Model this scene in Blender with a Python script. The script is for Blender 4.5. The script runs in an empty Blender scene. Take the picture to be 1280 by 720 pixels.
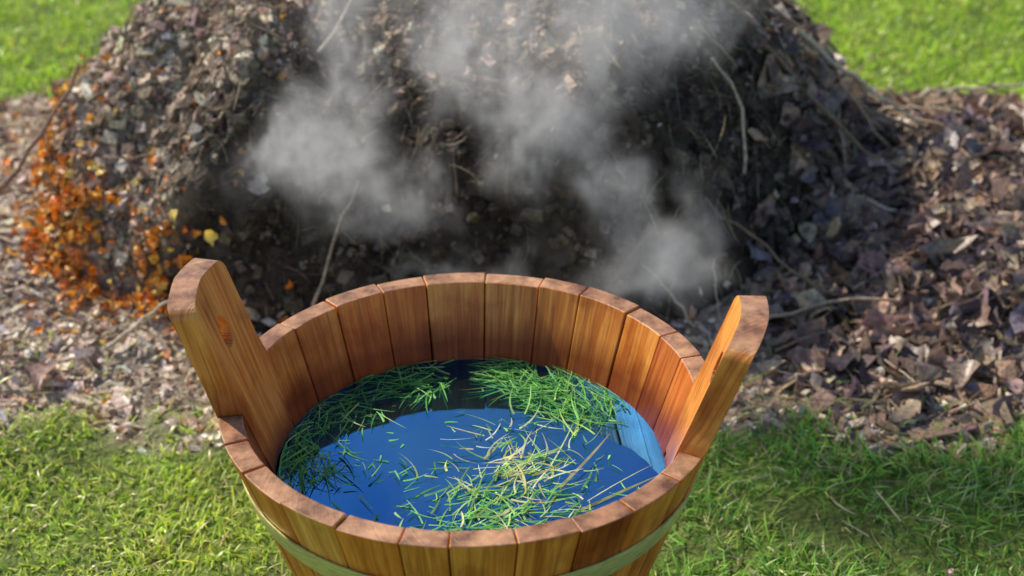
import bpy, math, random
import numpy as np
from mathutils import Vector
random.seed(7); rng=np.random.default_rng(11)
scene=bpy.context.scene

# ---------------------------------------------------------------- noise helpers
def hash2(ix,iy,seed):
    n=(ix*374761393+iy*668265263+seed*1446651)&0xffffffff
    n=((n^(n>>13))*1274126177)&0xffffffff
    return ((n^(n>>16))&0xffff)/65535.0
def vn(x,y,seed=0):
    x=np.asarray(x,float);y=np.asarray(y,float)
    ix=np.floor(x).astype(np.int64);iy=np.floor(y).astype(np.int64)
    fx=x-ix;fy=y-iy;fx=fx*fx*(3-2*fx);fy=fy*fy*(3-2*fy)
    a=hash2(ix,iy,seed);b=hash2(ix+1,iy,seed);c=hash2(ix,iy+1,seed);d=hash2(ix+1,iy+1,seed)
    return ((a*(1-fx)+b*fx)*(1-fy)+(c*(1-fx)+d*fx)*fy)*2-1
def fbm(x,y,f,o=4,seed=0,g=.5):
    s=0;a=1;t=0
    for i in range(o):
        s=s+a*vn(x*f+17.3*i,y*f-9.1*i,seed+i*13);t+=a;a*=g;f*=2.03
    return s/t
def sst(a,b,x):
    t=np.clip((x-a)/(b-a),0,1);return t*t*(3-2*t)

# ---------------------------------------------------------------- terrain functions
def ground(x,y):
    near=sst(.30,.6,np.hypot(x,y))
    h=.012*fbm(x,y,3,3,5)*near
    h=h+.17*np.exp(-(((x-.98)/.42)**2+((y-1.25)/.45)**2))
    h=h+.08*np.exp(-(((x+1.0)/.38)**2+((y-1.1)/.55)**2))
    soil=1-gmask(x,y)
    h=h+soil*near*(.022*fbm(x,y,9,4,31)+.010*fbm(x,y,40,2,77))
    far=sst(3,30,np.hypot(x,y)); h=h+far*.6*fbm(x,y,.06,3,99)
    return h
def gmask(x,y):
    n=fbm(x,y,3.2,3,8)
    n2=fbm(x,y,14,2,18)
    fr=sst(-.05,.05,(.49+.10*n+.08*n2)-y)
    yb=np.interp(x,[-2.4,-2.0,-1.16,-1.0,-.865,-.5,.3,.557,.774,.885,1.18,2.1,2.5],[.3,1.5,1.8,2.0,2.55,3.0,3.0,2.67,2.06,1.84,1.56,1.3,.3])
    bk=sst(-.06,.08,y-(yb+.10*n+.04*n2))
    return np.clip(fr+bk,0,1)
XC,YC=-.05,1.65
def pr(x,y):
    dx=x-XC;dy=y-YC
    b=np.where(dy<0,.93,.9)
    p=np.where((dx<0)&(dy<0),3.8,2.5)
    r=((np.abs(dx)/.80)**p+(np.abs(dy)/b)**p)**(1/p)
    return r+.06*fbm(x,y,2.6,3,41)
def pile(x,y):
    r=pr(x,y)
    c=np.clip(1-r**3,0,None)
    h=.33*np.clip(1-r**6,0,None)**.7+.26*np.clip(1-r**2,0,None)
    h=h*(1+.12*fbm(x,y,2.5,2,3))*(1-.28*sst(.15,.75,x))*(1-.20*sst(-.10,-.72,x))
    m=np.clip(c*4,0,1)
    h=h+m*(.085*fbm(x,y,5,3,21)+.05*np.abs(fbm(x,y,15,3,22))+.018*fbm(x,y,48,2,23))
    return h
def surf(x,y):
    return ground(x,y)+np.maximum(pile(x,y),0)
def normal(x,y,f=surf,e=.012):
    zx=(f(x+e,y)-f(x-e,y))/(2*e);zy=(f(x,y+e)-f(x,y-e))/(2*e)
    n=np.stack([-zx,-zy,np.ones_like(zx)],-1)
    return n/np.linalg.norm(n,axis=-1,keepdims=True)

# ---------------------------------------------------------------- mesh helpers
def link(ob,parent=None):
    scene.collection.objects.link(ob)
    if parent: ob.parent=parent
    return ob
def fast_mesh(name,V,F,col=None,mat=None,smooth=False,parent=None):
    me=bpy.data.meshes.new(name)
    V=np.ascontiguousarray(V,dtype=np.float32);m,k=F.shape
    me.vertices.add(len(V));me.vertices.foreach_set('co',V.ravel())
    me.loops.add(m*k);me.loops.foreach_set('vertex_index',np.ascontiguousarray(F,dtype=np.int32).ravel())
    me.polygons.add(m);me.polygons.foreach_set('loop_start',np.arange(0,m*k,k,dtype=np.int32))
    me.polygons.foreach_set('loop_total',np.full(m,k,dtype=np.int32))
    me.polygons.foreach_set('use_smooth',np.full(m,smooth,dtype=bool))
    if col is not None:
        a=me.color_attributes.new('Col','FLOAT_COLOR','POINT')
        c=np.ones((len(V),4),np.float32);c[:,:3]=np.clip(col,0,1);a.data.foreach_set('color',c.ravel())
    me.update(calc_edges=True);me.validate()
    if mat: me.materials.append(mat)
    return link(bpy.data.objects.new(name,me),parent)
def frames(n,t=None):
    N=len(n)
    if t is None: t=rng.normal(size=(N,3))
    t=t-(t*n).sum(-1,keepdims=True)*n
    t/=np.linalg.norm(t,axis=-1,keepdims=True)+1e-9
    return t,np.cross(n,t)
def place(T,P,t,b,n):
    return P[:,None,:]+T[:,:,0:1]*t[:,None,:]+T[:,:,1:2]*b[:,None,:]+T[:,:,2:3]*n[:,None,:]
def merged(name,W,faces,C,mat,smooth=False,parent=None):
    N,k,_=W.shape;f=np.array(faces)
    F=(np.arange(N)[:,None,None]*k+f[None]).reshape(-1,f.shape[1])
    if C.ndim==2: C=np.repeat(C[:,None,:],k,1)
    return fast_mesh(name,W.reshape(-1,3),F,C.reshape(-1,3),mat,smooth,parent)
def palette(N,cols,w=None,jit=.25):
    cols=np.array(cols);i=rng.choice(len(cols),N,p=w)
    return cols[i]*(1+jit*rng.uniform(-1,1,(N,1)))*(1+.06*rng.normal(size=(N,3)))
def sample(N,x0,x1,y0,y1,dens):
    out=[];c=0
    while c<N:
        x=rng.uniform(x0,x1,N*2);y=rng.uniform(y0,y1,N*2)
        k=rng.uniform(size=N*2)<dens(x,y)
        out.append(np.stack([x[k],y[k]],-1));c+=k.sum()
    return np.concatenate(out)[:N]

# ---------------------------------------------------------------- materials
def newmat(name):
    m=bpy.data.materials.new(name);m.use_nodes=True;nt=m.node_tree
    for n in list(nt.nodes): nt.nodes.remove(n)
    return m,nt,nt.nodes.new('ShaderNodeOutputMaterial')
def N_(nt,t,**k):
    n=nt.nodes.new(t)
    for a,v in k.items(): setattr(n,a,v)
    return n
def scatter_mat(name,rough=.7,transl=0.0,nscale=120,var=.5,bump=.3,spec=.4):
    m,nt,out=newmat(name);L=nt.links.new
    at=N_(nt,'ShaderNodeAttribute',attribute_name='Col')
    tc=N_(nt,'ShaderNodeTexCoord')
    no=N_(nt,'ShaderNodeTexNoise');no.inputs['Scale'].default_value=nscale;no.inputs['Detail'].default_value=3
    L(tc.outputs['Object'],no.inputs['Vector'])
    mr=N_(nt,'ShaderNodeMapRange');mr.inputs['From Min'].default_value=.3;mr.inputs['From Max'].default_value=.7
    mr.inputs['To Min'].default_value=1-var;mr.inputs['To Max'].default_value=1+var
    L(no.outputs['Fac'],mr.inputs['Value'])
    mx=N_(nt,'ShaderNodeVectorMath',operation='MULTIPLY')
    L(at.outputs['Color'],mx.inputs[0]);L(mr.outputs['Result'],mx.inputs[1])
    p=N_(nt,'ShaderNodeBsdfPrincipled');p.inputs['Roughness'].default_value=rough
    p.inputs['Specular IOR Level'].default_value=spec
    L(mx.outputs[0],p.inputs['Base Color'])
    if bump>0:
        b=N_(nt,'ShaderNodeBump');b.inputs['Strength'].default_value=bump;b.inputs['Distance'].default_value=.004
        L(no.outputs['Fac'],b.inputs['Height']);L(b.outputs[0],p.inputs['Normal'])
    if transl>0:
        t=N_(nt,'ShaderNodeBsdfTranslucent');L(mx.outputs[0],t.inputs['Color'])
        ms=N_(nt,'ShaderNodeMixShader');ms.inputs[0].default_value=transl
        L(p.outputs[0],ms.inputs[1]);L(t.outputs[0],ms.inputs[2]);L(ms.outputs[0],out.inputs[0])
    else: L(p.outputs[0],out.inputs[0])
    return m
M_grass=scatter_mat('grass_blade',.35,.45,60,.25,0,.6)
M_leaf=scatter_mat('dead_leaf',.38,.22,90,.45,.5,.6)
M_chip=scatter_mat('mulch_chip',.6,0,200,.45,.5,.45)
M_clod=scatter_mat('soil_clod',.75,0,150,.5,.6,.3)
M_straw=scatter_mat('straw',.5,.25,100,.3,0,.5)
M_twig=scatter_mat('twig_bark',.75,0,160,.4,.6,.3)
M_wetgrass=scatter_mat('wet_grass',.5,.4,80,.25,0,.25)

def soil_mat(name,bumpd=.02):
    m,nt,out=newmat(name);L=nt.links.new
    at=N_(nt,'ShaderNodeAttribute',attribute_name='Col');tc=N_(nt,'ShaderNodeTexCoord')
    n1=N_(nt,'ShaderNodeTexNoise');n1.inputs['Scale'].default_value=45;n1.inputs['Detail'].default_value=8;n1.inputs['Roughness'].default_value=.7
    n2=N_(nt,'ShaderNodeTexVoronoi');n2.inputs['Scale'].default_value=110
    n3=N_(nt,'ShaderNodeTexNoise');n3.inputs['Scale'].default_value=9;n3.inputs['Detail'].default_value=5
    for n in(n1,n2,n3): L(tc.outputs['Object'],n.inputs['Vector'])
    mr=N_(nt,'ShaderNodeMapRange');mr.inputs['From Min'].default_value=.3;mr.inputs['From Max'].default_value=.72
    mr.inputs['To Min'].default_value=.4;mr.inputs['To Max'].default_value=1.7
    L(n1.outputs['Fac'],mr.inputs['Value'])
    mr2=N_(nt,'ShaderNodeMapRange');mr2.inputs['From Min'].default_value=.3;mr2.inputs['From Max'].default_value=.7
    mr2.inputs['To Min'].default_value=.7;mr2.inputs['To Max'].default_value=1.3
    L(n3.outputs['Fac'],mr2.inputs['Value'])
    a=N_(nt,'ShaderNodeVectorMath',operation='MULTIPLY');b=N_(nt,'ShaderNodeVectorMath',operation='MULTIPLY')
    L(at.outputs['Color'],a.inputs[0]);L(mr.outputs[0],a.inputs[1]);L(a.outputs[0],b.inputs[0]);L(mr2.outputs[0],b.inputs[1])
    p=N_(nt,'ShaderNodeBsdfPrincipled');p.inputs['Roughness'].default_value=.8;p.inputs['Specular IOR Level'].default_value=.35
    L(b.outputs[0],p.inputs['Base Color'])
    ad=N_(nt,'ShaderNodeMath',operation='MULTIPLY_ADD');L(n2.outputs['Distance'],ad.inputs[0]);ad.inputs[1].default_value=.5;L(n1.outputs['Fac'],ad.inputs[2])
    bp=N_(nt,'ShaderNodeBump');bp.inputs['Strength'].default_value=.8;bp.inputs['Distance'].default_value=bumpd
    L(ad.outputs[0],bp.inputs['Height']);L(bp.outputs[0],p.inputs['Normal']);L(p.outputs[0],out.inputs[0])
    return m
M_soil=soil_mat('soil',.015);M_pile=soil_mat('compost',.022)

# ---------------------------------------------------------------- ground sheet
def axis(lo,hi,step,far):
    c=np.arange(lo,hi,step);g=[];d=step;v=c[-1]
    while v<far: d*=1.25;v+=d;g.append(v)
    g2=[];d=step;v=c[0]
    while v>-far: d*=1.25;v-=d;g2.append(v)
    return np.concatenate([g2[::-1],c,g])
xs=axis(-1.9,2.0,.013,150);ys=axis(-.8,3.4,.013,150)
X,Y=np.meshgrid(xs,ys);Z=ground(X,Y)
nx,ny=len(xs),len(ys);V=np.stack([X,Y,Z],-1).reshape(-1,3)
idx=np.arange(nx*ny).reshape(ny,nx)
F=np.stack([idx[:-1,:-1],idx[:-1,1:],idx[1:,1:],idx[1:,:-1]],-1).reshape(-1,4)
g=gmask(X,Y)[...,None]
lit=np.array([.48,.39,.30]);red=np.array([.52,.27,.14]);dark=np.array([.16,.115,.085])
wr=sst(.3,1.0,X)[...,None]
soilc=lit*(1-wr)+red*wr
dk=(np.exp(-((X-.15)/.60)**4)*sst(1.2,.5,Y))[...,None]*.75  # shade between pile and tub painted into the soil colour
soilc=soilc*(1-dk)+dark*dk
gc=np.array([.14,.20,.035])*(1+.4*fbm(X,Y,8,3,55)[...,None])
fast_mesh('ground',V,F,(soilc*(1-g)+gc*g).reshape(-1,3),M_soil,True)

# ---------------------------------------------------------------- compost pile
xs=np.arange(-1.1,1.0,.0075);ys=np.arange(.5,2.75,.0075)
X,Y=np.meshgrid(xs,ys);r=pr(X,Y)
c=pile(X,Y);Z=ground(X,Y)+np.where(r<1,c,-.02)
Z=Z-.01*sst(.97,1.0,r)
nx,ny=len(xs),len(ys)
jx=.014*fbm(Y,Z,22,3,61);jy=.022*fbm(X,Z,22,3,62)
V=np.stack([X+jx,Y+jy,Z],-1).reshape(-1,3)
idx=np.arange(nx*ny).reshape(ny,nx)
F=np.stack([idx[:-1,:-1],idx[:-1,1:],idx[1:,1:],idx[1:,:-1]],-1).reshape(-1,4)
keep=(r.ravel()[F]<1.03).all(1);F=F[keep]
used=np.unique(F);rm=np.full(len(V),-1);rm[used]=np.arange(len(used))
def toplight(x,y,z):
    # sunlight and shade in the colour: paler top and left flank, darker face
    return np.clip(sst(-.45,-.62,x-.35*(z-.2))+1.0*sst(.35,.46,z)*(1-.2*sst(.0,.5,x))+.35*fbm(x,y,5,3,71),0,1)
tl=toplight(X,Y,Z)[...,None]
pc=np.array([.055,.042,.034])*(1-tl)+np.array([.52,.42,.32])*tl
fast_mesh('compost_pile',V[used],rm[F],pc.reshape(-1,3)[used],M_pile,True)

# ---------------------------------------------------------------- clods / chips / leaves
cube=np.array([[-1,-1,-1],[1,-1,-1],[1,1,-1],[-1,1,-1],[-1,-1,1],[1,-1,1],[1,1,1],[-1,1,1]],float)
cubeF=[[0,3,2,1],[4,5,6,7],[0,1,5,4],[1,2,6,5],[2,3,7,6],[3,0,4,7]]
def tilt(n,a):
    n=n+a*rng.normal(size=n.shape);return n/np.linalg.norm(n,axis=-1,keepdims=True)
def lumps(name,P2,size,flat,cols,w,mat,sx=(1,1),ti=.35,lift=.3,shade=False):
    N=len(P2);x,y=P2[:,0],P2[:,1];n=normal(x,y);P=np.stack([x,y,surf(x,y)],-1)
    C=palette(N,cols,w)
    if shade: C=C*(.38+2.0*toplight(x,y,P[:,2]))[:,None]  # clods take the same painted sunlight and shade as the pile
    n2=tilt(n,ti);t,b=frames(n2)
    s=size(N)
    T=cube[None]*(1+.38*rng.uniform(-1,1,(N,8,3)))
    T=T*s[:,None,None]*.5*np.stack([rng.uniform(sx[0],sx[1],N),np.ones(N),np.full(N,flat)],-1)[:,None,:]
    P=P+n*(s*lift*flat)[:,None]
    return merged(name,place(T,P,t,b,n2),cubeF,C,mat)
inpile=lambda x,y:(pr(x,y)<.99)
P2=sample(34000,-.95,.85,.6,2.5,lambda x,y:inpile(x,y)*np.where(x<-.3,1,.7)*np.where(y<1.2,1,.6))
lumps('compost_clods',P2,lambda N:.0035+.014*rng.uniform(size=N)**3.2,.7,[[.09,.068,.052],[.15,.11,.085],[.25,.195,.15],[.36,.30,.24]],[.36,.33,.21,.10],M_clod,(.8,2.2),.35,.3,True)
def dmul(x,y):
    s=(1-gmask(x,y))**2
    return s*np.where(inpile(x,y),np.clip(.02+.6*sst(-.5,-.68,x)+.7*sst(1.05,1.3,y),0,1),1)*np.where(x<-.2,1,.5)
P2=sample(48000,-1.6,1.7,.3,2.5,dmul)
lumps('mulch',P2,lambda N:.003+.011*rng.uniform(size=N)**3,.4,[[.64,.53,.42],[.48,.37,.28],[.24,.175,.13],[.80,.70,.58],[.52,.30,.16]],[.29,.29,.17,.17,.08],M_chip,(1,3),.45)
P2=sample(1100,.3,1.6,.45,1.6,lambda x,y:(1-gmask(x,y))*sst(.42,.65,x))
lumps('bark_chips',P2,lambda N:.010+.020*rng.uniform(size=N)**1.5,.22,[[.24,.16,.12],[.36,.25,.18],[.14,.10,.085],[.52,.38,.27]],[.35,.3,.2,.15],M_twig,(1.5,4),.5,1.2)

def leaves(name,P2,size,cols,w,curl=.5,ti=.45,lift=.004,mat=M_leaf):
    N=len(P2);x,y=P2[:,0],P2[:,1];n=normal(x,y,e=.02);P=np.stack([x,y,surf(x,y)],-1)
    n2=tilt(n,ti);t,b=frames(n2);s=size(N)
    us=np.linspace(-.5,.5,6);prof=np.array([.04,.30,.42,.36,.24,.02])
    T=np.zeros((N,6,5,3));cu=curl*rng.normal(size=N);cv=curl*(rng.uniform(-.3,1.6,N));fold=rng.uniform(-.2,.5,N)
    wd=rng.uniform(.5,1.1,N)
    for i,u in enumerate(us):
        pw=prof[i]*wd*(1+.4*rng.uniform(-1,1,N))
        for j,q in enumerate((-1,-.5,0,.5,1)):
            T[:,i,j,0]=u+.07*rng.normal(size=N)*abs(q);T[:,i,j,1]=pw*q
            T[:,i,j,2]=cu*u*u*1.3+cv*(pw*q)**2*2.2+fold*abs(pw*q)+.06*rng.normal(size=N)*abs(q)
    T=T.reshape(N,30,3)*s[:,None,None]
    P=P+n*(lift*rng.uniform(.3,2.2,N)+.1*s)[:,None]
    f=[[i*5+j,(i+1)*5+j,(i+1)*5+j+1,i*5+j+1] for i in range(5) for j in range(4)]
    return merged(name,place(T,P,t,b,n2),f,palette(N,cols,w,.35),mat,True)
brown=[[.28,.19,.15],[.40,.29,.23],[.15,.11,.105],[.56,.42,.32],[.25,.205,.22]]
dr=lambda x,y:(1-gmask(x,y))*np.clip(sst(.40,.62,x+.12*fbm(x,y,4,2,81))*sst(2.3,1.9,y)*(.10+.90*sst(1.5,1.3,y+.25*(x-1)))+.006,0,1)*sst(.45,.62,y)
P2=sample(4000,-1.3,1.6,.4,2.5,dr)
leaves('brown_leaves',P2,lambda N:.018+.060*rng.uniform(size=N)**1.8,brown,[.29,.20,.20,.12,.19],.6,.6)
do=lambda x,y:(x<-.40)*np.exp(-((pr(x,y)-.985)/.045)**2)*np.clip(.12+1.6*fbm(x,y,8,2,91)+.40,0,1)*sst(1.9,1.5,y)*np.where(y<.85,sst(-.42,-.52,x),1)+.005*(x<-.3)*(y>.5)*(y<1.8)
P2=sample(3400,-1.5,-.3,.45,2.2,do)
leaves('orange_leaves',P2,lambda N:.008+.020*rng.uniform(size=N)**1.6,[[.95,.38,.03],[.84,.25,.02],[.95,.56,.12],[.50,.20,.06],[.38,.22,.12]],[.27,.26,.17,.16,.14],.6,.6,.010)
P2=sample(60,-1.5,1.6,-.3,.6,lambda x,y:(np.hypot(x,y)>.33)*1.0)
leaves('fallen_leaves',P2,lambda N:.012+.024*rng.uniform(size=N),[[.34,.2,.11],[.46,.28,.15],[.22,.14,.09]],[.4,.3,.3],.5,.4,.018)

# ---------------------------------------------------------------- blades (grass, straw)
def blades(name,P,up,side,L,Wd,bend,cols,mat,seg=3,parent=None):
    N=len(P);wv=np.cross(up,side);wv/=np.linalg.norm(wv,axis=-1,keepdims=True)+1e-9
    k=seg*2+1;W=np.zeros((N,k,3));C=np.zeros((N,k,3))
    for i in range(seg+1):
        s=i/seg
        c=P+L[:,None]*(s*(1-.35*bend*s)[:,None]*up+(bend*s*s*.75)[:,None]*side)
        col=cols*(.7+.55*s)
        if i<seg:
            h=wv*(Wd*(1-.55*s*s)*.5)[:,None]
            W[:,2*i]=c-h;W[:,2*i+1]=c+h;C[:,2*i]=C[:,2*i+1]=col
        else: W[:,2*i]=c;C[:,2*i]=col
    f=[]
    for i in range(seg-1): f+= [[2*i,2*i+1,2*i+3],[2*i,2*i+3,2*i+2]]
    f.append([2*seg-2,2*seg-1,2*seg])
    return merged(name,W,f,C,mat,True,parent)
def rdir(N,z=0.0):
    a=rng.uniform(0,2*math.pi,N);return np.stack([np.cos(a),np.sin(a),np.full(N,z)],-1)
def grass(name,P2,L0,L1,wd,cols,w,lean,seg=3,clump=10):
    N=len(P2);x,y=P2[:,0],P2[:,1];P=np.stack([x,y,ground(x,y)-.003],-1)
    cx=vn(x*clump,y*clump,101);cy=vn(x*clump,y*clump,102)
    up=np.stack([cx*lean*.8,cy*lean*.8,np.ones(N)],-1)+lean*rng.normal(size=(N,3))*[1,1,.2];up/=np.linalg.norm(up,axis=-1,keepdims=True)
    up[:,2]=np.abs(up[:,2])
    sd=rdir(N,-.25);sd/=np.linalg.norm(sd,axis=-1,keepdims=True)
    hf=.65+.45*(fbm(x,y,7,2,103)+.5)
    L=rng.uniform(L0,L1,N)*hf;W_=wd*rng.uniform(.6,1.3,N)
    c=palette(N,cols,w,.25)*(1+.25*fbm(x,y,5,2,104)[:,None])
    return blades(name,P,up,sd,L,W_,rng.uniform(.15,1.1,N),c,M_grass,seg)
notub=lambda x,y:(np.hypot(x,y)>.215)
P2=sample(62000,-1.5,1.6,-.7,.72,lambda x,y:gmask(x,y)*notub(x,y)*np.clip(.65+1.1*fbm(x,y,9,2,110),.06,1)+.035*(y>.3)*notub(x,y))
g1=P2[P2[:,0]<.1];g2=P2[P2[:,0]>=.1]
grass('lawn_grass',g1,.016,.040,.0030,[[.54,.74,.09],[.66,.80,.13],[.34,.55,.07],[.80,.82,.28],[.80,.72,.44]],[.3,.32,.14,.16,.08],.55)
grass('lawn_grass',g2,.025,.072,.0028,[[.28,.58,.10],[.40,.66,.10],[.16,.38,.06],[.62,.74,.20],[.74,.68,.38]],[.32,.26,.19,.12,.11],.6)
P2=sample(110000,-3.0,3.2,1.3,5.2,lambda x,y:gmask(x,y)*(pr(x,y)>1)*np.clip(1.1-.17*(y-1.5),.3,1))
grass('lawn_grass',P2,.025,.055,.0045,[[.48,.74,.06],[.60,.82,.09],[.32,.56,.05],[.78,.86,.20]],[.34,.34,.16,.16],.4,2)

def strands(name,P2,L0,L1,wd,cols,w,seg=4,up_=.25,bendm=1.0,lift=.006):
    N=len(P2);x,y=P2[:,0],P2[:,1];n=normal(x,y,e=.03);P=np.stack([x,y,surf(x,y)],-1)+n*lift
    t,b=frames(n);up=t+n*rng.uniform(-.02,up_,N)[:,None];up/=np.linalg.norm(up,axis=-1,keepdims=True)
    sd=b*rng.choice([-1,1],N)[:,None]-n*rng.uniform(0,.35,N)[:,None]
    sd-=(sd*up).sum(-1,keepdims=True)*up;sd/=np.linalg.norm(sd,axis=-1,keepdims=True)
    return blades(name,P,up,sd,rng.uniform(L0,L1,N),wd*rng.uniform(.5,1.4,N),bendm*rng.uniform(0,1,N),palette(N,cols,w),M_straw,seg)
P2=sample(9500,-.9,.95,.62,2.4,lambda x,y:inpile(x,y)*np.where(y<1.2,1,.5))
strands('straw_strands',P2,.02,.10,.0020,[[.20,.15,.11],[.44,.36,.26],[.11,.08,.06],[.64,.56,.42]],[.34,.22,.34,.10],4,.4)
P2=sample(3800,-1.5,1.6,-.2,2.2,lambda x,y:((1-gmask(x,y))*(1-inpile(x,y)*1.0)+.45*(y<.6))*notub(x,y)*np.where(x>.3,1,.5))
strands('straw_litter',P2,.02,.09,.0025,[[.58,.48,.34],[.74,.64,.44],[.36,.27,.18]],[.45,.25,.3],3,.3,.7,.012)

# ---------------------------------------------------------------- twigs
def twigs(name,specs):
    Vs=[];Fs=[];Cs=[];off=0
    for a,b,r0,r1,cv,col in specs:
        a=np.array(a,float);b=np.array(b,float);d=b-a;L=np.linalg.norm(d);d/=L
        u=np.cross(d,[.1,.2,1]);u/=np.linalg.norm(u);v=np.cross(d,u)
        S=9;K=6;ph=rng.uniform(0,6.28)
        for i in range(S):
            s=i/(S-1);c=a+(b-a)*s+u*cv*L*math.sin(s*math.pi)*math.cos(ph)+v*cv*L*math.sin(s*math.pi)*math.sin(ph)+.012*L*rng.normal(size=3)
            r=(r0*(1-s)+r1*s)*rng.uniform(.85,1.15)
            for k in range(K):
                th=k*2*math.pi/K;Vs.append(c+(u*math.cos(th)+v*math.sin(th))*r);Cs.append(col)
            if i<S-1:
                for k in range(K):
                    Fs.append([off+i*K+k,off+i*K+(k+1)%K,off+(i+1)*K+(k+1)%K,off+(i+1)*K+k])
        Fs.append([off+0,off+1,off+2,off+3]);Fs.append([off+(S-1)*K+k for k in range(4)])
        off+=S*K
    return fast_mesh(name,np.array(Vs),np.array(Fs),np.array(Cs),M_twig,True)
sp=[]
def lay(x,y,L,ang,r,dz=.01,cvm=.08,rise=0,col=None):
    x2=x+L*math.cos(ang);y2=y+L*math.sin(ang)
    z1=float(surf(np.array(x),np.array(y)));z2=float(surf(np.array(x2),np.array(y2)))
    col=col or random.choice([(.36,.26,.17),(.5,.38,.26),(.22,.16,.11),(.6,.5,.36)])
    sp.append(((x,y,z1+dz),(x2,y2,z2+dz+rise),r,r*.5,random.uniform(0,cvm),col))
for _ in range(170):
    q=sample(1,-.85,1.4,.62,2.2,lambda x,y:(1-gmask(x,y))*np.where(x>.35,1,.4))[0]
    lay(q[0],q[1],random.uniform(.06,.22),random.uniform(0,6.28),random.uniform(.0012,.0035),random.uniform(.005,.025),.12,random.uniform(-.01,.04))
for _ in range(55):
    x=random.uniform(.36,.66);y=random.uniform(1.15,1.75)
    lay(x,y,random.uniform(.10,.26),random.uniform(-.6,.35),random.uniform(.003,.008),random.uniform(.005,.03),.06,random.uniform(-.03,.02))
lay(.93,1.58,.26,.25,.006,.03,.1,.03,(.62,.52,.4));lay(1.12,1.35,.2,.9,.005,.02)
lay(.70,1.05,.34,-.45,.004,.03,.1,0,(.55,.46,.35));lay(.75,.95,.28,-.25,.004,.02);lay(.45,.75,.3,.1,.004,.02)
lay(-.62,.66,.14,.7,.004,.02,.05,.05,(.55,.46,.35));lay(-.30,.70,.17,1.0,.0035,.01,.08,.02,(.46,.36,.26))
lay(-.28,1.0,.22,.5,.003,.03,.25,.08,(.6,.52,.4));lay(-.12,1.05,.12,1.2,.003,.02,.25,.14,(.6,.52,.4));lay(-.15,1.1,.2,.7,.0025,.02,.3,.12,(.54,.47,.36))
lay(-.95,.98,.25,.55,.006,.02,.1,.05,(.3,.2,.14));lay(.05,.95,.25,.3,.003,.02,.2,.05,(.4,.32,.22))
twigs('twigs',sp)

# ---------------------------------------------------------------- wooden tub
ZR=.38;R0=.279;K=.31;TH=.026
tub=link(bpy.data.objects.new('wooden_tub',None))
def wood_mat():
    m,nt,out=newmat('oak_stave');L=nt.links.new
    uv=N_(nt,'ShaderNodeUVMap',uv_map='UVMap');at=N_(nt,'ShaderNodeAttribute',attribute_name='Col')
    mp=N_(nt,'ShaderNodeMapping');mp.inputs['Scale'].default_value=(95,5,1);L(uv.outputs[0],mp.inputs[0])
    n1=N_(nt,'ShaderNodeTexNoise');n1.inputs['Scale'].default_value=1.6;n1.inputs['Detail'].default_value=7;n1.inputs['Roughness'].default_value=.65;n1.inputs['Distortion'].default_value=.8
    L(mp.outputs[0],n1.inputs[0])
    mp2=N_(nt,'ShaderNodeMapping');mp2.inputs['Scale'].default_value=(22,2.2,1);L(uv.outputs[0],mp2.inputs[0])
    wv=N_(nt,'ShaderNodeTexNoise');wv.inputs['Scale'].default_value=1.3;wv.inputs['Detail'].default_value=3;wv.inputs['Distortion'].default_value=1.5;L(mp2.outputs[0],wv.inputs[0])
    tc=N_(nt,'ShaderNodeTexCoord');n3=N_(nt,'ShaderNodeTexNoise');n3.inputs['Scale'].default_value=14;n3.inputs['Detail'].default_value=6;L(tc.outputs['Object'],n3.inputs[0])
    def ramp(src,p0,c0,p1,c1):
        cr=N_(nt,'ShaderNodeValToRGB');e=cr.color_ramp.elements
        e[0].position=p0;e[0].color=(*c0,1);e[1].position=p1;e[1].color=(*c1,1);L(src,cr.inputs[0]);return cr.outputs[0]
    def mul(a,b):
        v=N_(nt,'ShaderNodeVectorMath',operation='MULTIPLY');L(a,v.inputs[0]);L(b,v.inputs[1]);return v.outputs[0]
    c=mul(at.outputs['Color'],ramp(n1.outputs['Fac'],.28,(.50,.33,.24),.62,(1.0,1.0,1.0)))
    c=mul(c,ramp(wv.outputs['Fac'],.35,(.78,.58,.44),.6,(1,1,1)))
    c=mul(c,ramp(n3.outputs['Fac'],.33,(.60,.45,.36),.5,(1,1,1)))
    ge=N_(nt,'ShaderNodeNewGeometry');sx=N_(nt,'ShaderNodeSeparateXYZ');L(ge.outputs['True Normal'],sx.inputs[0])
    mr=N_(nt,'ShaderNodeMapRange');mr.inputs['From Min'].default_value=.6;mr.inputs['From Max'].default_value=.9;L(sx.outputs['Z'],mr.inputs[0])
    n4=N_(nt,'ShaderNodeTexNoise');n4.inputs['Scale'].default_value=38;n4.inputs['Detail'].default_value=7;n4.inputs['Roughness'].default_value=.65;L(tc.outputs['Object'],n4.inputs[0])
    eg=ramp(n4.outputs['Fac'],.34,(.16,.065,.03),.66,(.66,.35,.19))
    eg2=mul(eg,ramp(n3.outputs['Fac'],.35,(.70,.62,.58),.6,(1,1,1)))
    mx=N_(nt,'ShaderNodeMix',data_type='RGBA');L(mr.outputs[0],mx.inputs[0]);L(c,mx.inputs[6]);L(eg2,mx.inputs[7])
    p=N_(nt,'ShaderNodeBsdfPrincipled');L(mx.outputs[2],p.inputs['Base Color'])
    mr=N_(nt,'ShaderNodeMapRange');mr.inputs['To Min'].default_value=.22;mr.inputs['To Max'].default_value=.55;L(n3.outputs['Fac'],mr.inputs[0]);L(mr.outputs[0],p.inputs['Roughness'])
    bp=N_(nt,'ShaderNodeBump');bp.inputs['Strength'].default_value=.5;bp.inputs['Distance'].default_value=.002
    L(n1.outputs['Fac'],bp.inputs['Height']);L(bp.outputs[0],p.inputs['Normal']);L(p.outputs[0],out.inputs[0])
    return m
M_wood=wood_mat()
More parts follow.
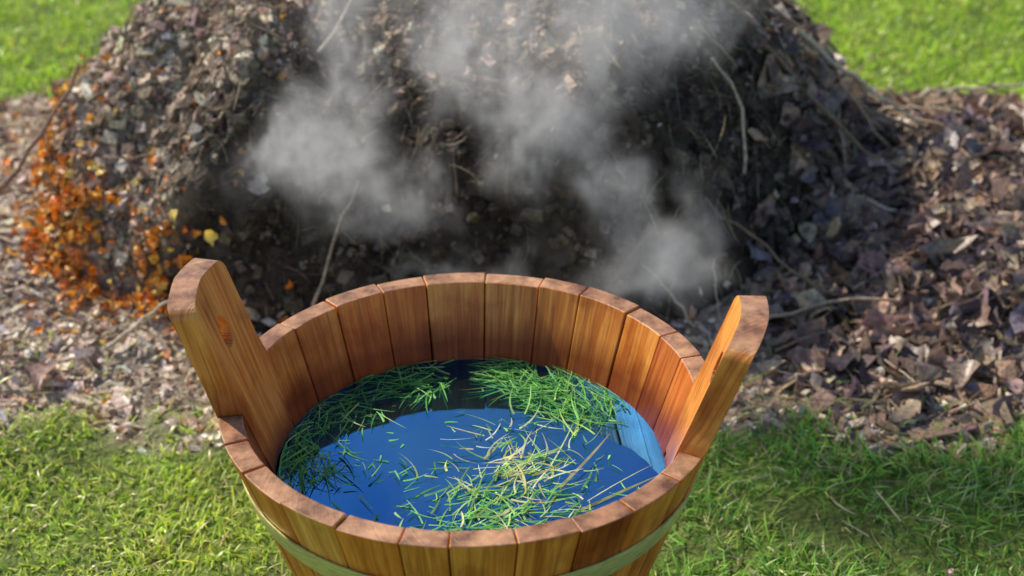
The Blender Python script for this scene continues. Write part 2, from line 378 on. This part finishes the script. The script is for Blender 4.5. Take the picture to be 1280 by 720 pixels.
def cone(ang,v,off):
    r=R0+K*v-off;return (r*math.cos(ang),r*math.sin(ang),ZR+v)
def finish(name,verts,faces,uvs,tone,bev=.0018):
    me=bpy.data.meshes.new(name);me.from_pydata(verts,[],faces);me.update()
    ul=me.uv_layers.new(name='UVMap')
    ou,ov=random.uniform(0,9),random.uniform(0,9)
    for lp in me.loops: ul.data[lp.index].uv=(uvs[lp.vertex_index][0]+ou,uvs[lp.vertex_index][1]+ov)
    a=me.color_attributes.new('Col','FLOAT_COLOR','POINT')
    for i,vv in enumerate(verts):
        d=vv[2]-.285;k=(1,1,1)
        inner=math.hypot(vv[0],vv[1])<R0+K*(vv[2]-ZR)-TH*.5
        if inner and d<.025: k=(.42,.28,.22)     # wet wood near the waterline
        a.data[i].color=(tone[0]*k[0],tone[1]*k[1],tone[2]*k[2],1)
    me.materials.append(M_wood)
    ob=link(bpy.data.objects.new(name,me),tub)
    import bmesh
    bm=bmesh.new();bm.from_mesh(me);bmesh.ops.recalc_face_normals(bm,faces=bm.faces);bm.to_mesh(me);bm.free()
    for p in me.polygons: p.use_smooth=True
    b=ob.modifiers.new('bevel','BEVEL');b.width=bev;b.segments=2;b.limit_method='ANGLE';b.angle_limit=math.radians(40);b.harden_normals=True
    return ob
def tone():
    base=random.choice([(.95,.35,.05),(.98,.42,.075),(.64,.19,.03),(.84,.265,.04),(.98,.50,.11),(.48,.14,.025)]);k=random.uniform(.85,1.02)
    return tuple(c*k for c in base)
def stave(a0,a1,v0,v1,name):
    A=4;vs=sorted(set([v for v in (-.3,-.2,-.11,-.085,-.075,-.04) if v0<=v<=v1]+[v0,v1]));B=len(vs)
    gap=.0024;a0+=gap;a1-=gap;ro=random.uniform(-.0006,.0008);tv=random.uniform(-.0022,.0018)
    verts=[];uvs=[]
    for off in(-ro,TH+random.uniform(-.0015,.001)):
        for j,v in enumerate(vs):
            vv=v+(tv if j==B-1 else 0)
            for i in range(A+1):
                an=a0+(a1-a0)*i/A;verts.append(cone(an,vv,off));uvs.append((an*R0+off*.9,v+off*.2))
    n=(A+1);S=B*n;faces=[]
    for j in range(B-1):
        for i in range(A):
            q=j*n+i;faces.append((q,q+1,q+n+1,q+n));faces.append((S+q,S+q+n,S+q+n+1,S+q+1))
    for i in range(A):
        faces.append((i,S+i,S+i+1,i+1));q=(B-1)*n+i;faces.append((q,q+1,S+q+1,S+q))
    for j in range(B-1):
        q=j*n;faces.append((q,q+n,S+q+n,S+q));q=j*n+A;faces.append((q,S+q,S+q+n,q+n))
    return finish(name,verts,faces,uvs,tone())
HA=[math.radians(177),math.radians(-13)];HW=math.radians(15)
def arc(a,b,n,tag):
    ws=[random.uniform(.8,1.2) for _ in range(n)];s=sum(ws);c=a
    for i,w in enumerate(ws):
        d=(b-a)*w/s;stave(c,c+d,-ZR+.004,0,'stave_%s%d'%(tag,i));c+=d
arc(HA[1]+HW,HA[0]-HW,11,'rear')
arc(HA[0]+HW,HA[1]+2*math.pi-HW,11,'front')
def handle(ac,name):
    stave(ac-HW,ac+HW,-ZR+.004,-.086,name+'_foot')
    hw=HW*R0-.0006
    pts=[]
    def seg(p,q,n):
        for i in range(n): t=i/n;pts.append((p[0]+(q[0]-p[0])*t,p[1]+(q[1]-p[1])*t))
    def cor(c,r,a0,a1,n):
        for i in range(n):
            a=a0+(a1-a0)*i/n;pts.append((c[0]+r*math.cos(a),c[1]+r*math.sin(a)))
    A0=math.radians(84);cc,sc=math.cos(A0),math.sin(A0);rc=.015
    seg((-hw*.93,-.0855),(hw*.93,-.0855),10)
    seg((hw*.93,-.0855),(hw,.0),6)
    seg((hw,.0),(.066,.03),3);seg((.066,.03),(.060,.113),7)
    cor((.060-rc,.113),rc,0,A0,5)
    seg((.060-rc+rc*cc,.113+rc*sc),(0,.1325),5)
    seg((0,.1325),(-.060+rc-rc*cc,.113+rc*sc),5)
    cor((-.060+rc,.113),rc,math.pi-A0,math.pi,5)
    seg((-.060,.113),(-.066,.03),7);seg((-.066,.03),(-hw,0),3);seg((-hw,0),(-hw*.93,-.0855),6)
    n=len(pts);hc=(0,.066);hr=.0165;RN=7
    verts=[];uvs=[];wob=[random.uniform(.92,1.08) for _ in range(n)]
    for off in(0,TH+.003):
        for rr in range(RN):
            t=(rr/(RN-1))**1.3
            for pi,p in enumerate(pts):
                an=math.atan2(p[1]-hc[1],p[0]-hc[0]);hx=hc[0]+hr*.9*math.cos(an)*wob[pi];hy=hc[1]+hr*1.15*math.sin(an)*wob[pi]
                u=hx+(p[0]-hx)*t;v=hy+(p[1]-hy)*t
                verts.append(cone(ac+u/R0,v,off-.0004));uvs.append((u+off,v))
    S=RN*n;faces=[]
    for rr in range(RN-1):
        for i in range(n):
            j=(i+1)%n;q=rr*n
            faces.append((q+i,q+j,q+n+j,q+n+i));faces.append((S+q+i,S+q+n+i,S+q+n+j,S+q+j))
    for i in range(n):
        j=(i+1)%n;faces.append((i,S+i,S+j,j));q=(RN-1)*n;faces.append((q+i,q+j,S+q+j,S+q+i))
    return finish(name,verts,faces,uvs,(.98,.43,.085),.003)
handle(HA[0],'handle_stave');handle(HA[1],'handle_stave_opposite')
# added dark ring, unseen inside the wall, blocks daylight between staves
m,nt,out=newmat('dark_brown');p=N_(nt,'ShaderNodeBsdfPrincipled');p.inputs['Roughness'].default_value=.9
no=N_(nt,'ShaderNodeTexNoise');no.inputs['Scale'].default_value=60
cr=N_(nt,'ShaderNodeValToRGB');cr.color_ramp.elements[0].color=(.03,.015,.008,1);cr.color_ramp.elements[1].color=(.09,.045,.02,1)
nt.links.new(no.outputs['Fac'],cr.inputs[0]);nt.links.new(cr.outputs[0],p.inputs['Base Color']);nt.links.new(p.outputs[0],out.inputs[0]);M_dark_brown=m
vv=[];ff=[];S=128
for i in range(S):
    a=i*2*math.pi/S
    vv+= [cone(a,-ZR+.02,.008),cone(a,-.008,.008),cone(a,-.008,.016),cone(a,-ZR+.02,.016)]
for i in range(S):
    for k in range(4):
        j=(i+1)%S;ff.append((i*4+k,j*4+k,j*4+(k+1)%4,i*4+(k+1)%4))
me=bpy.data.meshes.new('light_block_ring');me.from_pydata(vv,[],ff);me.materials.append(M_dark_brown);link(bpy.data.objects.new('light_block_ring',me),tub)
m,nt,out=newmat('brass_hoop');p=N_(nt,'ShaderNodeBsdfPrincipled');p.inputs['Metallic'].default_value=.3
no=N_(nt,'ShaderNodeTexNoise');no.inputs['Scale'].default_value=35;no.inputs['Detail'].default_value=6
cr=N_(nt,'ShaderNodeValToRGB');cr.color_ramp.elements[0].position=.35;cr.color_ramp.elements[0].color=(.44,.40,.15,1);cr.color_ramp.elements[1].position=.6;cr.color_ramp.elements[1].color=(.74,.72,.30,1)
nt.links.new(no.outputs['Fac'],cr.inputs[0]);nt.links.new(cr.outputs[0],p.inputs['Base Color']);p.inputs['Roughness'].default_value=.42;nt.links.new(p.outputs[0],out.inputs[0]);M_hoop=m
def hoop(v0,v1,name):
    S=128;verts=[];faces=[]
    prof=[(v0,-.0006),(v0,-.0026),(v0+.003,-.0034),(v1-.003,-.0034),(v1,-.0026),(v1,-.0006)]
    for i in range(S):
        for v,o in prof: verts.append(cone(i*2*math.pi/S,v,o))
    P=len(prof)
    for i in range(S):
        for k in range(P):
            a=i*P+k;b=i*P+(k+1)%P;c=((i+1)%S)*P+(k+1)%P;d=((i+1)%S)*P+k;faces.append((a,d,c,b))
    me=bpy.data.meshes.new(name);me.from_pydata(verts,[],faces);me.materials.append(M_hoop)
    for q in me.polygons:q.use_smooth=True
    o=link(bpy.data.objects.new(name,me),tub);e=o.modifiers.new('es','EDGE_SPLIT');e.split_angle=.6
hoop(-.096,-.064,'hoop_top');hoop(-.30,-.27,'hoop_bottom')
def disc(name,z,rad,mat,parent):
    S=96;Rn=24;verts=[(0,0,z)];faces=[]
    for r in range(1,Rn+1):
        for i in range(S): a=i*2*math.pi/S;verts.append((rad*r/Rn*math.cos(a),rad*r/Rn*math.sin(a),z))
    for i in range(S): faces.append((0,1+i,1+(i+1)%S))
    for r in range(Rn-1):
        for i in range(S):
            a=1+r*S+i;b=1+r*S+(i+1)%S;faces.append((a,a+S,b+S,b))
    me=bpy.data.meshes.new(name);me.from_pydata(verts,[],faces);me.materials.append(mat)
    for q in me.polygons:q.use_smooth=True
    return link(bpy.data.objects.new(name,me),parent)
ZW=.282
disc('base_board',.03,R0+K*(.03-ZR)-TH+.003,M_dark_brown,tub)
# ---------------------------------------------------------------- water
m,nt,out=newmat('tub_water');L=nt.links.new
d=N_(nt,'ShaderNodeBsdfPrincipled');d.inputs['Base Color'].default_value=(.014,.012,.009,1);d.inputs['Roughness'].default_value=.03;d.inputs['IOR'].default_value=1.33
gl=N_(nt,'ShaderNodeBsdfGlossy');gl.inputs['Color'].default_value=(.05,.31,.80,1);gl.inputs['Roughness'].default_value=.01  # sky blue put into the reflection colour, stronger than real water
tc=N_(nt,'ShaderNodeTexCoord');no=N_(nt,'ShaderNodeTexNoise');no.inputs['Scale'].default_value=11;no.inputs['Detail'].default_value=2;L(tc.outputs['Object'],no.inputs[0])
bp=N_(nt,'ShaderNodeBump');bp.inputs['Strength'].default_value=.22;bp.inputs['Distance'].default_value=.005;L(no.outputs['Fac'],bp.inputs['Height'])
L(bp.outputs[0],d.inputs['Normal']);L(bp.outputs[0],gl.inputs['Normal'])
lw=N_(nt,'ShaderNodeFresnel');lw.inputs['IOR'].default_value=1.33
mr=N_(nt,'ShaderNodeMapRange');mr.inputs['From Min'].default_value=.02;mr.inputs['From Max'].default_value=.09;mr.inputs['To Min'].default_value=.50;mr.inputs['To Max'].default_value=.95
L(lw.outputs[0],mr.inputs[0])
ms=N_(nt,'ShaderNodeMixShader');L(mr.outputs[0],ms.inputs[0]);L(d.outputs[0],ms.inputs[1]);L(gl.outputs[0],ms.inputs[2]);L(ms.outputs[0],out.inputs[0])
RW=R0+K*(ZW-ZR)-TH
disc('water',ZW,RW+.001,m,None)
def floatg(pts,ang,L0,L1,wd,cols,w,up_=.06,bend=.5):
    N=len(pts);P=np.stack([pts[:,0],pts[:,1],np.full(N,ZW)+rng.uniform(.0005,.006,N)],-1)
    up=np.stack([np.cos(ang),np.sin(ang),rng.uniform(-.02,up_,N)],-1);up/=np.linalg.norm(up,axis=-1,keepdims=True)
    sd=np.stack([-np.sin(ang),np.cos(ang),np.zeros(N)],-1)*rng.choice([-1,1],N)[:,None]
    L=rng.uniform(L0,L1,N)
    return P,up,sd,L,wd*rng.uniform(.6,1.4,N),bend*rng.uniform(0,1,N),palette(N,cols,w,.3)
def flat_blades(name,sets,mat):
    Ws=[];Cs=[]
    for P,up,sd,L,Wd,bd,c in sets:
        N=len(P);seg=5;W=np.zeros((N,2*seg+2,3));wv=sd.copy();wv[:,2]=rng.uniform(-.6,.6,N)
        for i in range(seg+1):
            s=i/seg;q=P+L[:,None]*(s*up+(bd*s*s*.6)[:,None]*sd)
            rr=np.hypot(q[:,0],q[:,1]);k=np.minimum(1,(RW-.004)/np.maximum(rr,1e-6));q[:,0]*=k;q[:,1]*=k
            q[:,2]=np.maximum(q[:,2],ZW+.0006)
            h=wv*(Wd*.5*(1-.85*s**3))[:,None]
            W[:,2*i]=q-h;W[:,2*i+1]=q+h
        W[:,:,2]=np.maximum(W[:,:,2],ZW+.0004)
        Ws.append(W);Cs.append(c)
    f=[[2*i,2*i+1,2*i+3,2*i+2] for i in range(5)]
    merged(name,np.concatenate(Ws),f,np.concatenate(Cs),mat,True)
def ringpts(N,a0,a1,r0,r1,th=0.0):
    a=rng.uniform(math.radians(a0),math.radians(a1),N*6);r=np.sqrt(rng.uniform(r0*r0,r1*r1,N*6))
    x,y=r*np.cos(a),r*np.sin(a);k=(fbm(x,y,20,2,131)+rng.uniform(-.35,.45,N*6))>th
    return np.stack([x[k],y[k]],-1)[:N],a[k][:N]
gr=[[.16,.54,.14],[.28,.66,.15],[.08,.30,.08],[.52,.76,.24]]
p1,a1=ringpts(370,96,196,.145,.222,.12)
s1=floatg(p1,a1+math.pi/2+rng.normal(size=len(p1))*.7,.015,.06,.0014,gr,[.35,.3,.2,.15])
p2,a2=ringpts(380,18,82,.12,.222,.12)
s2=floatg(p2,a2+math.pi/2+rng.normal(size=len(p2))*.8,.015,.06,.0014,gr,[.35,.3,.2,.15])
c3=np.stack([.06+.034*rng.normal(size=180),-.025+.05*rng.normal(size=180)],-1)
s3=floatg(c3-.015,rng.normal(size=180)*1.0+.9,.015,.05,.0020,[[.66,.76,.28],[.80,.80,.42],[.36,.66,.18],[.88,.86,.62]],[.3,.25,.3,.15],.25,.9)
c4=rng.uniform(-.2,.2,(190,2));c4=c4[np.hypot(c4[:,0],c4[:,1])<.21]
s4=floatg(c4,rng.uniform(0,6.28,len(c4)),.005,.020,.0018,gr,[.35,.3,.2,.15],.1,.5)
c5=np.stack([.02+.06*rng.normal(size=140),-.10+.03*rng.normal(size=140)],-1)
s5=floatg(c5,rng.normal(size=140)*.7+.5,.02,.05,.0018,[[.22,.60,.16],[.42,.70,.22]],[.6,.4],.1,.8)
s6=floatg(np.array([[.10,-.06],[.13,-.085],[.09,-.02],[.115,-.10]]),np.array([.95,.75,1.2,.6]),.09,.12,.0025,[[.70,.76,.36]],None,.12,.15)
flat_blades('floating_grass',[s1,s2,s3,s4,s5,s6],M_wetgrass)

# ---------------------------------------------------------------- steam (fog volume grid made by geometry nodes)
m,nt,out=newmat('steam');L=nt.links.new
at=N_(nt,'ShaderNodeAttribute',attribute_name='density')
mu2=N_(nt,'ShaderNodeMath',operation='MULTIPLY');L(at.outputs['Fac'],mu2.inputs[0]);mu2.inputs[1].default_value=20
vs=N_(nt,'ShaderNodeVolumeScatter');vs.inputs['Color'].default_value=(1,1,1,1);vs.inputs['Anisotropy'].default_value=0
L(mu2.outputs[0],vs.inputs['Density'])
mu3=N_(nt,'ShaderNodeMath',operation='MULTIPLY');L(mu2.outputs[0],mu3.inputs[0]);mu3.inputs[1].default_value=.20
em=N_(nt,'ShaderNodeEmission');em.inputs[0].default_value=(1,.94,.86,1);L(mu3.outputs[0],em.inputs[1])  # steam glows slightly, added in place of multiply scattered light
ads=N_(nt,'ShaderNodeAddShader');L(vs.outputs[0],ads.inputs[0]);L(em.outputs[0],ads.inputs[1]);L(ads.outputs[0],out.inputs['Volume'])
M_steam=m
bx=(-.52,.60,.36,1.04,.12,.96)
ng=bpy.data.node_groups.new('steam_field','GeometryNodeTree')
ng.interface.new_socket('Geometry',in_out='OUTPUT',socket_type='NodeSocketGeometry')
nt=ng;L=nt.links.new
go=nt.nodes.new('NodeGroupOutput')
pos=nt.nodes.new('GeometryNodeInputPosition')
n0=N_(nt,'ShaderNodeTexNoise');n0.inputs['Scale'].default_value=6.5;n0.inputs['Detail'].default_value=6;L(pos.outputs[0],n0.inputs['Vector'])
s0=N_(nt,'ShaderNodeVectorMath',operation='SUBTRACT');L(n0.outputs['Color'],s0.inputs[0]);s0.inputs[1].default_value=(.5,.5,.5)
s1_=N_(nt,'ShaderNodeVectorMath',operation='MULTIPLY_ADD');L(s0.outputs[0],s1_.inputs[0]);s1_.inputs[1].default_value=(.32,.2,.38);L(pos.outputs[0],s1_.inputs[2])
blobs=[((-.26,.66,.39),(.12,.11,.11),1),((-.20,.70,.57),(.07,.10,.24),.8),((-.15,.64,.31),(.11,.09,.05),.75),
((.02,.72,.57),(.12,.12,.18),1),((.11,.70,.43),(.10,.12,.15),1),((.20,.74,.66),(.18,.13,.19),.95),((.21,.66,.33),(.05,.10,.13),.7),
((.27,.62,.21),(.12,.08,.045),.65),((.33,.64,.28),(.04,.08,.10),.75),((-.01,.58,.19),(.12,.07,.03),.5),((.02,.76,.80),(.36,.16,.20),.7),((.06,.54,.22),(.03,.05,.08),.4)]
acc=None
for c,s,w in blobs:
    a=N_(nt,'ShaderNodeVectorMath',operation='SUBTRACT');L(s1_.outputs[0],a.inputs[0]);a.inputs[1].default_value=c
    b=N_(nt,'ShaderNodeVectorMath',operation='DIVIDE');L(a.outputs[0],b.inputs[0]);b.inputs[1].default_value=s
    l=N_(nt,'ShaderNodeVectorMath',operation='LENGTH');L(b.outputs[0],l.inputs[0])
    mr=N_(nt,'ShaderNodeMapRange');mr.interpolation_type='SMOOTHSTEP';mr.inputs['From Min'].default_value=1.2;mr.inputs['From Max'].default_value=0;mr.inputs['To Min'].default_value=0;mr.inputs['To Max'].default_value=w
    L(l.outputs['Value'],mr.inputs['Value'])
    if acc is None: acc=mr.outputs[0]
    else:
        ad=N_(nt,'ShaderNodeMath',operation='MAXIMUM');L(acc,ad.inputs[0]);L(mr.outputs[0],ad.inputs[1]);acc=ad.outputs[0]
n2=N_(nt,'ShaderNodeTexNoise');n2.inputs['Scale'].default_value=13;n2.inputs['Detail'].default_value=6;n2.inputs['Roughness'].default_value=.64;n2.inputs['Distortion'].default_value=1.5
mp=N_(nt,'ShaderNodeVectorMath',operation='MULTIPLY');mp.inputs[1].default_value=(1.3,.6,.45);L(s1_.outputs[0],mp.inputs[0]);L(mp.outputs[0],n2.inputs['Vector'])
mr=N_(nt,'ShaderNodeMapRange');mr.inputs['From Min'].default_value=.43;mr.inputs['From Max'].default_value=.65;mr.inputs['To Min'].default_value=0.06;mr.inputs['To Max'].default_value=1
L(n2.outputs[0],mr.inputs['Value'])
mu=N_(nt,'ShaderNodeMath',operation='MULTIPLY');L(acc,mu.inputs[0]);L(mr.outputs[0],mu.inputs[1])
vc=nt.nodes.new('GeometryNodeVolumeCube')
L(mu.outputs[0],vc.inputs['Density']);vc.inputs['Background'].default_value=0
vc.inputs['Min'].default_value=(bx[0],bx[2],bx[4]);vc.inputs['Max'].default_value=(bx[1],bx[3],bx[5])
vc.inputs['Resolution X'].default_value=130;vc.inputs['Resolution Y'].default_value=64;vc.inputs['Resolution Z'].default_value=96
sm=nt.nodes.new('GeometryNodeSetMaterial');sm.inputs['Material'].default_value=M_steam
L(vc.outputs[0],sm.inputs[0]);L(sm.outputs[0],go.inputs[0])
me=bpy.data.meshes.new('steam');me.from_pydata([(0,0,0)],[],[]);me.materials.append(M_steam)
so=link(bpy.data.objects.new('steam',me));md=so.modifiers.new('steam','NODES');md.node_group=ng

# ---------------------------------------------------------------- light, sky, camera
EL,AZ=math.radians(43),math.radians(-54)
sd=Vector((math.sin(AZ)*math.cos(EL),math.cos(AZ)*math.cos(EL),math.sin(EL)))
w=bpy.data.worlds.new('World');scene.world=w;w.use_nodes=True;nt=w.node_tree
bg=nt.nodes.get('Background') or nt.nodes.new('ShaderNodeBackground')
sk=nt.nodes.new('ShaderNodeTexSky');sk.sky_type='NISHITA';sk.sun_disc=False;sk.sun_elevation=EL;sk.sun_rotation=AZ%(2*math.pi)
sk.ozone_density=1.5;sk.dust_density=.5
nt.links.new(sk.outputs[0],bg.inputs[0]);bg.inputs[1].default_value=.135
ld=bpy.data.lights.new('sun','SUN');ld.energy=5;ld.angle=math.radians(.5);ld.color=(1,.91,.74)
lo=link(bpy.data.objects.new('sun',ld));lo.rotation_euler=sd.to_track_quat('Z','Y').to_euler();lo.location=(-3,3,4)
cd=bpy.data.cameras.new('camera');cam=link(bpy.data.objects.new('camera',cd));cd.lens=50;cd.sensor_width=36
cam.location=(.047,-1.345,1.245);cam.rotation_euler=(math.radians(61.3),0,0);cd.clip_end=500;cd.clip_start=.05
cd.dof.use_dof=True;cd.dof.focus_distance=1.62;cd.dof.aperture_fstop=4
scene.camera=cam
scene.view_settings.view_transform='Standard';scene.view_settings.look='None';scene.view_settings.exposure=0
